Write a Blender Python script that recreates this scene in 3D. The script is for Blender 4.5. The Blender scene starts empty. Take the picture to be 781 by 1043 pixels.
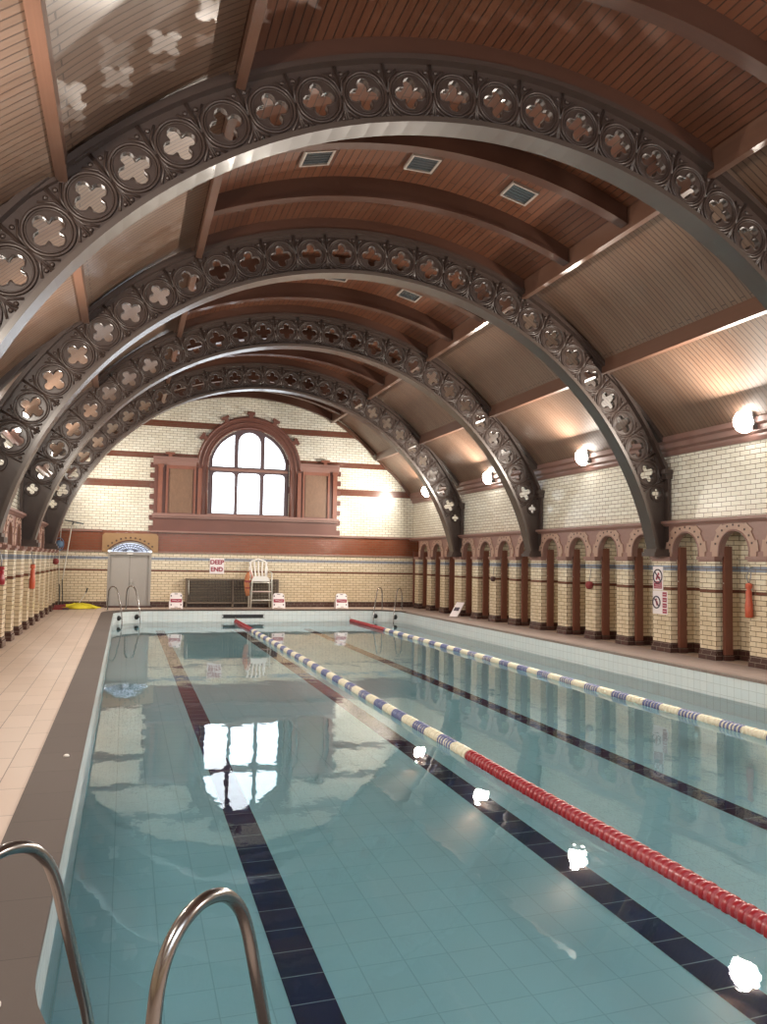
import bpy, bmesh, math, random
from mathutils import Vector, Matrix
from mathutils.geometry import tessellate_polygon
random.seed(4)
PI = math.pi
S = bpy.context.scene
C = S.collection

# ------------------------------------------------------------------ helpers
class MB:
    """collects shapes (world metres) and links them as ONE mesh object"""
    def __init__(s):
        s.v = []; s.f = []; s.uv = []; s.sm = []
    def add(s, vs, fs, smooth=False, uvs=None):
        b = len(s.v); s.v += [tuple(p) for p in vs]
        for i, f in enumerate(fs):
            s.f.append([b + k for k in f]); s.sm.append(smooth); s.uv.append(uvs[i] if uvs else None)
        return s
    def box(s, x0, x1, y0, y1, z0, z1):
        x0, x1 = min(x0, x1), max(x0, x1)
        vs = [(x, y, z) for z in (z0, z1) for y in (y0, y1) for x in (x0, x1)]
        return s.add(vs, [(0, 2, 3, 1), (4, 5, 7, 6), (0, 1, 5, 4), (2, 6, 7, 3), (0, 4, 6, 2), (1, 3, 7, 5)])
    def prism(s, plane, loops, a, b, smooth=False):
        """outer loop + hole loops in a plane, extruded from a to b on the third axis"""
        def P(q, h):
            return {'xz': (q[0], h, q[1]), 'yz': (h, q[0], q[1]), 'xy': (q[0], q[1], h)}[plane]
        tri = tessellate_polygon([[Vector((q[0], q[1], 0)) for q in l] for l in loops])
        flat = [q for l in loops for q in l]; n = len(flat)
        s.add([P(q, a) for q in flat] + [P(q, b) for q in flat],
              [tuple(t) for t in tri] + [tuple(k + n for k in reversed(t)) for t in tri])
        for l in loops:
            m = len(l)
            s.add([P(q, a) for q in l] + [P(q, b) for q in l], [(i, (i + 1) % m, (i + 1) % m + m, i + m) for i in range(m)], smooth)
        return s
    def tube(s, pts, r, n=10, cap=True, closed=False):
        pts = [Vector(p) for p in pts]; m = len(pts); vs = []; up = None
        for i, p in enumerate(pts):
            if closed: t = pts[(i + 1) % m] - pts[i - 1]
            else: t = pts[min(i + 1, m - 1)] - pts[max(i - 1, 0)]
            t.normalize()
            if up is None:
                up = Vector((0, 0, 1)) if abs(t.z) < .9 else Vector((1, 0, 0))
            u = (up - t * up.dot(t)).normalized(); w = t.cross(u); up = u
            rr = r[i] if isinstance(r, (list, tuple)) else r
            for k in range(n):
                a = 2 * PI * k / n; vs.append(p + u * math.cos(a) * rr + w * math.sin(a) * rr)
        fs = []
        for i in range(m if closed else m - 1):
            j = (i + 1) % m
            for k in range(n):
                fs.append((i * n + k, i * n + (k + 1) % n, j * n + (k + 1) % n, j * n + k))
        s.add(vs, fs, True)
        if cap and not closed:
            s.add(vs[:n], [tuple(range(n))]); s.add(vs[-n:], [tuple(range(n))])
        return s
    def lathe(s, prof, o, ax=(0, 0, 1), n=20, smooth=True):
        o = Vector(o); ax = Vector(ax).normalized()
        u = ax.orthogonal().normalized(); w = ax.cross(u); vs = []
        for r, h in prof:
            for k in range(n):
                a = 2 * PI * k / n; vs.append(o + ax * h + (u * math.cos(a) + w * math.sin(a)) * max(r, 1e-4))
        fs = [(i * n + k, i * n + (k + 1) % n, (i + 1) * n + (k + 1) % n, (i + 1) * n + k) for i in range(len(prof) - 1) for k in range(n)]
        s.add(vs, fs, smooth)
        s.add(vs[:n], [tuple(range(n))]); s.add(vs[-n:], [tuple(range(n))])
        return s
    def bar(s, a, b, w, h):
        """box beam from a to b, w across, h high"""
        a = Vector(a); b = Vector(b); t = (b - a).normalized()
        up = Vector((0, 0, 1)) if abs(t.z) < .95 else Vector((0, 1, 0))
        r = t.cross(up).normalized(); u = r.cross(t)
        vs = [p + r * i * w / 2 + u * j * h / 2 for p in (a, b) for j in (-1, 1) for i in (-1, 1)]
        return s.add(vs, [(0, 2, 3, 1), (4, 5, 7, 6), (0, 1, 5, 4), (2, 6, 7, 3), (0, 4, 6, 2), (1, 3, 7, 5)])
    def build(s, name, mat, parent=None, org=None):
        if org is None: org = parent['_o'] if parent is not None and '_o' in parent.keys() else (0, 0, 0)
        org = Vector(org)
        me = bpy.data.meshes.new(name); bm = bmesh.new(); uvl = bm.loops.layers.uv.new('UVMap')
        vs = [bm.verts.new(Vector(p) - org) for p in s.v]
        keep = []
        for i, f in enumerate(s.f):
            try: fc = bm.faces.new([vs[k] for k in f])
            except ValueError: continue
            fc.smooth = s.sm[i]; keep.append((fc, s.uv[i]))
            fc.normal_update(); nn = fc.normal
            ax = max(range(3), key=lambda k: abs(nn[k]))
            for j, l in enumerate(fc.loops):
                if s.uv[i]: l[uvl].uv = s.uv[i][j]
                else:
                    c = l.vert.co + org
                    l[uvl].uv = (c.y, c.z) if ax == 0 else (c.x, c.z) if ax == 1 else (c.y, c.x)
        bmesh.ops.remove_doubles(bm, verts=bm.verts, dist=1e-5)
        bmesh.ops.recalc_face_normals(bm, faces=bm.faces)
        bm.to_mesh(me); bm.free(); me.materials.append(mat)
        o = bpy.data.objects.new(name, me); C.objects.link(o)
        if parent is not None: o.parent = parent; o['_o'] = tuple(org)
        else: o.location = org; o['_o'] = tuple(org)
        return o

def tag(o, label=None, cat=None, group=None, kind=None):
    if label: o['label'] = label
    if cat: o['category'] = cat
    if group: o['group'] = group
    if kind: o['kind'] = kind
    return o
def thing(name, loc, label=None, cat=None, group=None, kind=None):
    o = bpy.data.objects.new(name, None); C.objects.link(o); o.location = loc; o.empty_display_size = .1
    o['_o'] = tuple(loc)
    return tag(o, label, cat, group, kind)
def copy_tree(o, parent=None):
    c = o.copy(); C.objects.link(c)
    if parent is not None: c.parent = parent
    for ch in list(o.children): copy_tree(ch, c)
    return c
def struct(o): o['kind'] = 'structure'; return o
ORD = ['', 'first', 'second', 'third', 'fourth', 'fifth', 'sixth', 'seventh', 'eighth', 'ninth', 'tenth', 'eleventh', 'twelfth',
       'thirteenth', 'fourteenth', 'fifteenth', 'sixteenth', 'seventeenth', 'eighteenth', 'nineteenth', 'twentieth']

# ------------------------------------------------------------------ materials
class NT:
    def __init__(s, name):
        s.m = bpy.data.materials.new(name); s.m.use_nodes = True; s.t = s.m.node_tree; s.t.nodes.clear()
        s.out = s.n('ShaderNodeOutputMaterial')
    def n(s, t, **k):
        d = s.t.nodes.new(t)
        for a, b in k.items(): setattr(d, a, b)
        return d
    def l(s, a, b): s.t.links.new(a, b)
    def bsdf(s, color=None, rough=.5, metal=0., coat=0., spec=.5):
        b = s.n('ShaderNodeBsdfPrincipled')
        if color is not None and not hasattr(color, 'node'): b.inputs['Base Color'].default_value = (*color, 1)
        elif color is not None: s.l(color, b.inputs['Base Color'])
        b.inputs['Roughness'].default_value = rough; b.inputs['Metallic'].default_value = metal
        b.inputs['Coat Weight'].default_value = coat; b.inputs['Coat Roughness'].default_value = .15
        b.inputs['Specular IOR Level'].default_value = spec
        s.l(b.outputs[0], s.out.inputs[0]); return b
    def mix(s, f, a, b, mode='MIX'):
        d = s.n('ShaderNodeMix', data_type='RGBA', blend_type=mode)
        for v, i in ((f, 0), (a, 6), (b, 7)):
            if hasattr(v, 'node'): s.l(v, d.inputs[i])
            elif i == 0: d.inputs[0].default_value = v
            else: d.inputs[i].default_value = (*v, 1)
        return d.outputs[2]
    def noise(s, scale=5, detail=3, vec=None, rough=.5):
        d = s.n('ShaderNodeTexNoise'); d.inputs['Scale'].default_value = scale; d.inputs['Detail'].default_value = detail
        d.inputs['Roughness'].default_value = rough
        if vec is not None: s.l(vec, d.inputs['Vector'])
        return d.outputs['Fac']
    def ramp(s, fac, stops, interp='LINEAR'):
        d = s.n('ShaderNodeValToRGB'); cr = d.color_ramp; cr.interpolation = interp
        while len(cr.elements) > 1: cr.elements.remove(cr.elements[-1])
        for i, (p, c) in enumerate(stops):
            e = cr.elements[0] if i == 0 else cr.elements.new(p)
            e.position = p; e.color = (*c, 1) if len(c) == 3 else c
        s.l(fac, d.inputs[0]); return d.outputs[0]
    def bump(s, b, h, strength=.3, dist=.01):
        d = s.n('ShaderNodeBump'); d.inputs['Strength'].default_value = strength; d.inputs['Distance'].default_value = dist
        s.l(h, d.inputs['Height']); s.l(d.outputs[0], b.inputs['Normal']); return d
    def uv(s): return s.n('ShaderNodeTexCoord').outputs['UV']
    def pos(s): return s.n('ShaderNodeNewGeometry').outputs['Position']
    def brick(s, w, h, mortar, c1=(1, 1, 1), c2=(.85, .85, .85), cm=(0, 0, 0), off=.5, smooth=.1):
        d = s.n('ShaderNodeTexBrick'); s.l(s.uv(), d.inputs['Vector'])
        d.inputs['Scale'].default_value = 1; d.inputs['Brick Width'].default_value = w; d.inputs['Row Height'].default_value = h
        d.inputs['Mortar Size'].default_value = mortar; d.inputs['Mortar Smooth'].default_value = smooth
        d.inputs['Color1'].default_value = (*c1, 1); d.inputs['Color2'].default_value = (*c2, 1); d.inputs['Mortar'].default_value = (*cm, 1)
        d.offset = off; return d

def plain(name, col, rough=.5, metal=0, noise=.12, scale=12, coat=0, spec=.5):
    t = NT(name); n = t.noise(scale, 4)
    c = t.mix(n, tuple(x * (1 - noise) for x in col), tuple(min(1, x * (1 + noise)) for x in col))
    b = t.bsdf(c, rough, metal, coat, spec); return t.m

def glazed(inner=False):
    t = NT('cream_glazed_brick' if inner else 'glazed_brick')
    g = t.n('ShaderNodeSeparateXYZ'); t.l(t.pos(), g.inputs[0])
    mt = t.n('ShaderNodeMath', operation='DIVIDE'); t.l(g.outputs[2], mt.inputs[0]); mt.inputs[1].default_value = 8.0
    cream = (.76, .655, .49); pale = (.80, .73, .59); white = (.84, .83, .75); br = (.17, .065, .045); plinth = (.075, .035, .03)
    terra = (.24, .075, .04); blue = (.27, .32, .42)
    z = [(0, plinth), (.175, cream), (1.14, br), (1.195, pale), (1.515, blue), (1.622, pale), (1.79, terra), (2.45, white),
         (3.9, br), (4.11, white), (4.85, br), (5.06, white), (5.92, br), (6.14, white)]
    if inner: z = z[:6]
    col = t.ramp(mt.outputs[0], [(max(0, a / 8), c) for a, c in z], 'CONSTANT')
    bk = t.brick(.232, .083, .0052, (1, 1, 1), (.88, .86, .82), (.0, .0, .0), smooth=.0)
    c = t.mix(1.0, col, bk.outputs['Color'], 'MULTIPLY')
    n = t.noise(2.2, 4); n2 = t.noise(30, 2)
    c = t.mix(t.ramp(n, [(.35, (0, 0, 0)), (.75, (.35, .35, .35))]), c, (.55, .42, .25), 'MULTIPLY')
    c = t.mix(bk.outputs['Fac'], c, (.14, .095, .06))
    b = t.bsdf(c, .22, spec=.5)
    inv = t.n('ShaderNodeMath', operation='SUBTRACT'); inv.inputs[0].default_value = 1; t.l(bk.outputs['Fac'], inv.inputs[1])
    ad = t.n('ShaderNodeMath', operation='MULTIPLY_ADD'); t.l(t.noise(14, 2), ad.inputs[0]); ad.inputs[1].default_value = .5; t.l(inv.outputs[0], ad.inputs[2])
    t.bump(b, ad.outputs[0], .5, .004)
    return t.m

def boards(name, c1, c2, groove, row=.098):
    t = NT(name)
    bk = t.brick(3.1, row, .009, c1, c2, groove, off=.37, smooth=.2)
    mp = t.n('ShaderNodeMapping'); mp.inputs['Scale'].default_value = (1.2, 22, 1); t.l(t.uv(), mp.inputs[0])
    g = t.noise(1.0, 5, mp.outputs[0])
    mp2 = t.n('ShaderNodeMapping'); mp2.inputs['Scale'].default_value = (.6, 1.4, 1); t.l(t.uv(), mp2.inputs[0])
    st = t.noise(1.2, 3, mp2.outputs[0])
    c = t.mix(t.ramp(g, [(.3, (0, 0, 0)), (.7, (.5, .5, .5))]), bk.outputs['Color'], tuple(x * .6 for x in c1))
    c = t.mix(t.ramp(st, [(.45, (0, 0, 0)), (.8, (.6, .6, .6))]), c, (.8, .6, .45), 'MULTIPLY')
    b = t.bsdf(c, .43, coat=.06)
    inv = t.n('ShaderNodeMath', operation='SUBTRACT'); inv.inputs[0].default_value = 1; t.l(bk.outputs['Fac'], inv.inputs[1])
    t.bump(b, inv.outputs[0], .6, .008)
    return t.m

def tiles(name, w, h, mortar, c1, c2, cm, rough=.4, off=0, stain=(.8, .7, .6), amt=.4):
    t = NT(name); bk = t.brick(w, h, mortar, c1, c2, cm, off=off)
    n = t.noise(1.6, 5, rough=.65)
    c = t.mix(t.ramp(n, [(.4, (0, 0, 0)), (.75, (amt, amt, amt))]), bk.outputs['Color'], stain, 'MULTIPLY')
    b = t.bsdf(c, rough)
    inv = t.n('ShaderNodeMath', operation='SUBTRACT'); inv.inputs[0].default_value = 1; t.l(bk.outputs['Fac'], inv.inputs[1])
    t.bump(b, inv.outputs[0], .3, .003)
    return t.m

def emis(name, col, st):
    t = NT(name); e = t.n('ShaderNodeEmission'); e.inputs[0].default_value = (*col, 1); e.inputs[1].default_value = st
    t.l(e.outputs[0], t.out.inputs[0]); return t.m

def water_mat():
    t = NT('pool_water')
    tr = t.n('ShaderNodeBsdfRefraction'); tr.inputs['Color'].default_value = (.86, .985, 1.0, 1); tr.inputs['Roughness'].default_value = 0; tr.inputs['IOR'].default_value = 1.333
    gl = t.n('ShaderNodeBsdfGlossy'); gl.inputs['Roughness'].default_value = .012; gl.inputs['Color'].default_value = (1, 1, 1, 1)
    fr = t.n('ShaderNodeFresnel'); fr.inputs['IOR'].default_value = 1.333
    mx = t.n('ShaderNodeMixShader'); t.l(fr.outputs[0], mx.inputs[0]); t.l(tr.outputs[0], mx.inputs[1]); t.l(gl.outputs[0], mx.inputs[2])
    mp = t.n('ShaderNodeMapping'); mp.inputs['Scale'].default_value = (1, .55, 1); t.l(t.pos(), mp.inputs[0])
    n1 = t.noise(1.6, 2, mp.outputs[0]); n2 = t.noise(9, 2, mp.outputs[0])
    a = t.n('ShaderNodeMath', operation='MULTIPLY_ADD'); t.l(n2, a.inputs[0]); a.inputs[1].default_value = .12; t.l(n1, a.inputs[2])
    bp = t.n('ShaderNodeBump'); bp.inputs['Strength'].default_value = .35; bp.inputs['Distance'].default_value = .012; t.l(a.outputs[0], bp.inputs['Height'])
    t.l(bp.outputs[0], gl.inputs['Normal'])
    t.l(mx.outputs[0], t.out.inputs[0]); return t.m

def glass_mat():
    t = NT('window_glass')
    tr = t.n('ShaderNodeBsdfTransparent'); gl = t.n('ShaderNodeBsdfGlossy'); gl.inputs['Roughness'].default_value = .05
    mx = t.n('ShaderNodeMixShader'); mx.inputs[0].default_value = .06; t.l(tr.outputs[0], mx.inputs[1]); t.l(gl.outputs[0], mx.inputs[2])
    t.l(mx.outputs[0], t.out.inputs[0]); return t.m

M = dict(
    glazed=glazed(), inner=glazed(True),
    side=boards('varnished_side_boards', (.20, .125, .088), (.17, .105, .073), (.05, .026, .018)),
    top=boards('shaded_roof_boards', (.145, .054, .027), (.11, .04, .02), (.015, .006, .004), .11),  # same varnished wood as the sides, weaker light at the ridge put into colour
    beam=plain('varnished_beam_wood', (.115, .058, .039), .33, noise=.2, scale=5, coat=.3),
    rib=plain('shaded_varnished_rib', (.066, .028, .018), .36, noise=.2, scale=5, coat=.2),  # darker copy of the beam wood, dim light of the top zone painted in
    iron=plain('brown_painted_iron', (.052, .034, .028), .42, noise=.15, scale=8, coat=.08),
    soffit=plain('grey_brown_painted_iron', (.066, .049, .041), .36, noise=.1, scale=8, coat=.3),
    cornice=plain('cornice_wood', (.20, .11, .09), .35, noise=.15),
    terra=plain('red_terracotta', (.23, .085, .055), .35, noise=.25, scale=9),
    terra_backlit=plain('backlit_red_terracotta', (.15, .06, .045), .35, noise=.25, scale=9),  # red terracotta with the shade around the bright window put into its colour
    mauve=plain('mauve_brown_terracotta', (.27, .15, .125), .35, noise=.15, scale=9),
    tan=plain('pale_terracotta_blocks', (.43, .28, .215), .4, noise=.12, scale=9),
    ochre=plain('ochre_terracotta_blocks', (.33, .20, .10), .4, noise=.12, scale=9),
    hole=plain('dark_maroon_glaze', (.06, .025, .022), .4),
    plinth=tiles('dark_plinth_brick', .232, .083, .005, (.085, .04, .033), (.06, .03, .026), (.2, .16, .13), .25, .5),
    post=plain('red_brown_stained_timber', (.19, .07, .045), .35, noise=.18, scale=6),
    deck=tiles('pink_beige_deck_tile', .62, .262, .004, (.57, .46, .39), (.51, .405, .34), (.20, .155, .13), .45, .5, (.85, .72, .66), .5),
    deckr=tiles('grey_pink_deck', .30, .30, .003, (.33, .26, .235), (.29, .23, .21), (.22, .17, .15), .5),
    coping=tiles('brown_grey_coping_tile', .60, .9, .003, (.092, .07, .062), (.082, .062, .055), (.045, .035, .03), .65, 0, (.75, .68, .66), .6),
    copingr=tiles('dark_coping_edge', .15, .15, .004, (.22, .17, .15), (.26, .20, .175), (.3, .25, .22), .5),
    poolwall=tiles('white_pool_wall_tile', .15, .15, .003, (.70, .76, .77), (.66, .73, .75), (.45, .5, .5), .2, 0, (.9, .93, .95), .3),
    poolfloor=tiles('pale_pool_floor_tile', .28, .28, .004, (.52, .84, .97), (.49, .82, .95), (.40, .70, .83), .3, 0, (.9, .96, .97), .3),
    line=tiles('navy_lane_tile', .28, 50, .004, (.008, .015, .06), (.010, .018, .07), (.35, .42, .45), .25, 0, (1, 1, 1), 0),
    steel=plain('polished_steel', (.34, .33, .33), .2, 1, .05, 20),
    steel2=plain('brushed_steel', (.5, .47, .43), .35, 1, .05, 20),
    rubber=plain('black_rubber', (.015, .015, .017), .6),
    door=plain('grey_door_paint', (.37, .35, .33), .4, noise=.05),
    doorframe=plain('grey_door_frame_paint', (.33, .31, .29), .4, noise=.05),
    lead=plain('dark_lead_bars', (.06, .06, .09), .5),
    red=plain('red_plastic', (.28, .014, .022), .3, noise=.15, scale=30),
    pink=plain('pink_red_plastic', (.34, .07, .085), .3),
    blue=plain('blue_plastic', (.11, .13, .27), .35, noise=.2, scale=30),
    cream=plain('cream_plastic', (.68, .64, .50), .35, noise=.1, scale=30),
    white=plain('white_plastic', (.78, .76, .74), .35, noise=.03),
    whiteboard=plain('white_sign_board', (.80, .74, .76), .4, noise=.03),
    signred=plain('sign_maroon', (.30, .025, .06), .5, noise=.05),
    signblack=plain('sign_black', (.05, .035, .06), .5),
    orange=plain('orange_red_float', (.50, .09, .04), .45),
    maroon=plain('maroon_fabric', (.22, .03, .03), .6),
    tanc=plain('orange_brown_fabric', (.42, .16, .07), .7, noise=.3),
    yellow=plain('yellow_mop', (.72, .62, .03), .7, noise=.2, scale=40),
    net=plain('blue_net', (.12, .2, .32), .7),
    dark=plain('dark_bristle', (.03, .035, .04), .7),
    wire=plain('dark_cage_wire', (.07, .055, .045), .45, .3),
    cagerail=plain('worn_cage_frame', (.16, .12, .09), .5),
    housing=plain('grey_lamp_housing', (.25, .25, .26), .4, .5),
    lamp=emis('lamp_glow', (1, .93, .84), 30),
    vent=plain('grey_vent_glass', (.05, .055, .06), .1, 0, .2),
    ventf=plain('pale_vent_frame', (.30, .25, .22), .4),
    rod=plain('pale_pole', (.6, .58, .52), .35, .3),
    water=water_mat(), glass=glass_mat(),
    slot=plain('black_slot', (.01, .012, .016), .4),
)

# ------------------------------------------------------------------ dimensions
XL, XR = -2.12, 9.86            # upper wall faces
HC = 3.87                       # hall centre
AY = [8.24, 13.21, 18.18, 23.15]      # iron arches, near to far
PITCH = 4.97
YB = 27.67                      # far gable wall
YN = -2.5                       # near end of what is built
ZC, RI, RO = .70, 5.80, 6.50    # iron arch circle
WZ = -.37                       # water
PX0, PX1, PY0, PY1, PR = -.283, 8.69, 2.2, 26.2, 1.3

def rrect(x0, x1, y0, y1, r, n=14):
    out = []
    for cx, cy, a0 in ((x1 - r, y1 - r, 0), (x0 + r, y1 - r, 90), (x0 + r, y0 + r, 180), (x1 - r, y0 + r, 270)):
        for k in range(n + 1):
            a = math.radians(a0 + 90 * k / n); out.append((cx + r * math.cos(a), cy + r * math.sin(a)))
    return out
pool = rrect(PX0, PX1, PY0, PY1, PR)
copout = rrect(PX0 - .317, PX1 + .12, PY0 - .3, PY1 + .25, PR + .25)

# ------------------------------------------------------------------ floor and pool
fl = MB().prism('xy', [[(-3.3, YN), (PX1 + .0, YN), (PX1 + .0, YB), (-3.3, YB)][:0] or [(-3.3, YN), (11, YN), (11, YB + .1), (-3.3, YB + .1)], copout], -.25, 0)
struct(fl.build('floor', M['deck']))
lip = rrect(PX0 + .012, PX1 - .012, PY0 + .012, PY1 - .012, PR - .012)
cp = MB().prism('xy', [copout, lip], -.03, .008, False)
struct(cp.build('trim_1', M['coping']))
re = MB().box(PX1 - .018, PX1 + .135, 3.5, PY1 - PR, -.036, .012)
struct(re.build('trim_2', M['copingr']))
rd = MB().box(PX1 + .12, 9.75, 3.0, YB - .1, -.02, .004)
struct(rd.build('trim_3', M['deckr']))

def zfloor(y): return -1.24 - max(0., y - 3.0) * .042
pw = MB(); n = len(pool); zt = -.05
per = 0
for i in range(n):
    a, b = pool[i], pool[(i + 1) % n]; L = math.dist(a, b)
    if L < 1e-6: continue
    pw.add([(a[0], a[1], -2.4), (b[0], b[1], -2.4), (b[0], b[1], -.028), (a[0], a[1], -.028)], [(0, 1, 2, 3)], True,
           [[(per, -2.4), (per + L, -2.4), (per + L, 0), (per, 0)]])
    # outer skin gives the basin wall a thickness
    per += L
pwo = pw.build('wall_pool', M['poolwall']); struct(pwo)
pf = MB(); gx = [PX0 - .02, PX1 + .02]
pf.add([(gx[0], PY0 - .02, zfloor(PY0)), (gx[1], PY0 - .02, zfloor(PY0)), (gx[1], 3, zfloor(3)), (gx[0], 3, zfloor(3)), (gx[1], PY1 + .02, zfloor(PY1)), (gx[0], PY1 + .02, zfloor(PY1))],
       [(0, 1, 2, 3), (3, 2, 4, 5)])
pfo = pf.build('floor_pool', M['poolfloor']); struct(pfo)
for i, x in enumerate((1.06, 3.34, 5.50, 7.7)):
    if x > 7: continue
    m = MB(); w = .125
    m.add([(x - w, 2.6, zfloor(3) + .006), (x + w, 2.6, zfloor(3) + .006), (x + w, 3, zfloor(3) + .006), (x - w, 3, zfloor(3) + .006),
           (x + w, 25.2, zfloor(25.2) + .006), (x - w, 25.2, zfloor(25.2) + .006)], [(0, 1, 2, 3), (3, 2, 4, 5)])
    o = m.build('trim_%d' % (4 + i), M['line']); struct(o); o['label'] = 'navy blue tiled lane line on the pool floor'
wt = MB().add([(x, y, WZ) for x, y in pool], [tuple(range(len(pool)))])
wo = wt.build('water', M['water']); struct(wo)
# dark overflow slot in the far pool wall
t = thing('overflow_slot', (3.65, PY1, -.19), 'long black slot in the white tiled pool wall under the guard chair', 'slot')
MB().box(3.02, 4.28, PY1 - .03, PY1 + .02, -.245, -.16).build('slot_mouth', M['slot'], t)
MB().box(2.98, 4.32, PY1 - .022, PY1 + .02, -.16, -.145).box(2.98, 4.32, PY1 - .022, PY1 + .02, -.26, -.245).build('slot_frame', M['rubber'], t)

# ------------------------------------------------------------------ walls
def zc_arc(dx, R, c=ZC): return c + math.sqrt(max(0, R * R - dx * dx))
CT = 7.42; RT = 6.5                                    # top boards
def ztop(dx): return CT - RT + math.sqrt(RT * RT - dx * dx)
for s, X, nm in ((1, XR, 'wall_right'), (-1, XL, 'wall_left')):
    m = MB()
    m.box(X, X + s * .3, YN, YB, 2.3, 4.1)              # upper white brick
    yend = 7.0 if s > 0 else 12.0
    m.box(X, X + s * .3, YN, yend, 0, 2.3)
    struct(m.build(nm, M['glazed']))
    struct(MB().box(X + s * .38, X + s * .55, yend, YB, 0, 2.6).build(nm.replace('wall_', 'wall_cubicle_'), M['inner']))
    struct(MB().box(X + s * .3, X + s * .38, yend, YB, 2.3, 2.6).build(nm.replace('wall_', 'wall_lintel_'), M['inner']))
    # cornice under the roof
    m = MB(); pr = [(0, 3.70), (.04, 3.70), (.06, 3.76), (.06, 3.80), (.12, 3.84), (.12, 3.93), (.17, 3.97), (.17, 4.06), (0, 4.06)]
    m.prism('xz', [[(X - s * d, z) for d, z in pr]], YN, YB)
    struct(m.build('trim_%d' % (10 if s > 0 else 11), M['cornice']))
    # string course over the arcade
    m = MB(); pr = [(0, 2.36), (.10, 2.36), (.14, 2.40), (.17, 2.41), (.17, 2.455), (.03, 2.475), (0, 2.475)]
    m.prism('xz', [[(X - s * d, z) for d, z in pr]], YN, YB)
    struct(m.build('trim_%d' % (12 if s > 0 else 13), M['mauve']))

# unseen near gable behind the camera, with an opening added and sized for daylight
ng = [(-3.2, 0), (10.9, 0), (10.9, 4.0)] + [(HC + 6.9 * math.cos(math.radians(a)), .7 + 6.95 * math.sin(math.radians(a))) for a in range(30, 151, 4)] + [(-3.2, 4.0)]
struct(MB().prism('xz', [ng, [(.9, 2.7), (6.9, 2.7), (6.9, 5.6), (5.0, 6.5), (2.8, 6.5), (.9, 5.6)]], YN - .3, YN).build('wall_front', M['glazed']))
# far wall with door and window openings
WX, WZ0, WS, WR = 3.93, 3.08, 4.66, 1.36
def arch_loop(cx, z0, zs, r, n=24):
    return [(cx - r, z0), (cx + r, z0)] + [(cx + r * math.cos(PI * k / n), zs + r * math.sin(PI * k / n)) for k in range(n + 1)]
DX0, DX1, DZ = -.52, .83, 1.83
dcx = (DX0 + DX1) / 2; dhw = (DX1 - DX0) / 2
drise = .30; dR = (dhw ** 2 + drise ** 2) / (2 * drise)
def door_arc(hw, z, R, n=12):
    a = math.asin(hw / R); return [(dcx + R * math.sin(-a + 2 * a * k / n), z - R * math.cos(a) + R * math.cos(-a + 2 * a * k / n)) for k in range(n + 1)]
gable = [(-3.2, 0), (DX0, 0)] + door_arc(dhw, DZ, dR) + [(DX1, 0), (10.9, 0), (10.9, 4.0)] + \
        [(HC + 6.9 * math.cos(math.radians(a)), .7 + 6.95 * math.sin(math.radians(a))) for a in range(30, 151, 4)] + [(-3.2, 4.0)]
wb = MB().prism('xz', [gable, arch_loop(WX, WZ0, WS, WR)], YB, YB + .35)
struct(wb.build('wall_back', M['glazed']))

# terracotta window block of the far wall
t = thing('window_1', (WX, YB, WZ0), 'arched six-light window in a red terracotta surround high on the far wall', None, None, 'structure')
bx0, bx1 = .83, 7.0
m = MB()
blk = [(bx0, 2.45), (bx1, 2.45), (bx1, 4.80), (WX + 2.1, 4.80), (WX + 1.9, 4.9)] + \
      [(WX + 1.76 * math.cos(math.radians(a)), WS + 1.80 * math.sin(math.radians(a))) for a in range(10, 171, 8)] + \
      [(WX - 1.9, 4.9), (WX - 2.1, 4.80), (bx0, 4.80)]
m.prism('xz', [blk, arch_loop(WX, WZ0, WS, WR + .02)], YB - .08, YB + .01)
for i in range(13):                                    # toothed quoins
    if i % 2 == 0:
        z = 2.5 + i * .172
        m.box(bx0 - .13, bx0, YB - .05, YB + .01, z, z + .165); m.box(bx1, bx1 + .13, YB - .05, YB + .01, z, z + .165)
m.build('terracotta_surround', M['terra_backlit'], t)
m = MB()                                               # arch mouldings
for r, w in ((WR + .05, .035), (WR + .22, .03), (WR + .37, .045)):
    m.tube([(WX + r * math.cos(PI * k / 32), YB - .09, WS + r * math.sin(PI * k / 32)) for k in range(33)], w, 8)
    if r < 1.6:
        for sx in (-1, 1): m.tube([(WX + sx * r, YB - .09, WZ0 - .0), (WX + sx * r, YB - .09, WS)], w, 8)
m.build('arch_moulding', M['terra_backlit'], t)
for a in (90, 63, 117, 33, 147):
    m = MB(); ca, sa = math.cos(math.radians(a)), math.sin(math.radians(a))
    def q(r, s_): return (WX + r * ca - s_ * sa, WS + r * sa + s_ * ca)
    m.prism('xz', [[q(1.70, -.07), q(1.70, .07), q(1.86, .07), q(1.86, .13), q(1.95, .13), q(1.95, -.13), q(1.86, -.13), q(1.86, -.07)]], YB - .13, YB)
    m.build('keystone', M['terra_backlit'], t)
for sx in (-1, 1):
    m = MB(); x = WX + sx * 2.62
    m.prism('xz', [[(x - .06, 4.94), (x + .06, 4.94), (x + .06, 5.02), (x + .15, 5.02), (x + .15, 5.09), (x - .15, 5.09), (x - .15, 5.02), (x - .06, 5.02)]], YB - .13, YB)
    m.build('finial', M['terra'], t)
m = MB()
for sx in (-1, 1):                                     # cornice shelves, panels, pilasters
    xa, xb = (bx0 - .05, WX - 1.72) if sx < 0 else (WX + 1.72, bx1 + .05)
    m.box(xa, xb, YB - .16, YB, 4.80, 4.86); m.box(xa, xb, YB - .13, YB, 4.86, 4.94); m.box(xa, xb, YB - .11, YB, 4.66, 4.80)
m.box(bx0 - .05, bx1 + .05, YB - .22, YB, 2.98, 3.04); m.box(bx0 - .03, bx1 + .03, YB - .17, YB, 2.92, 2.98); m.box(bx0 + .02, bx1 - .02, YB - .14, YB, 3.04, 3.07)
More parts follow.
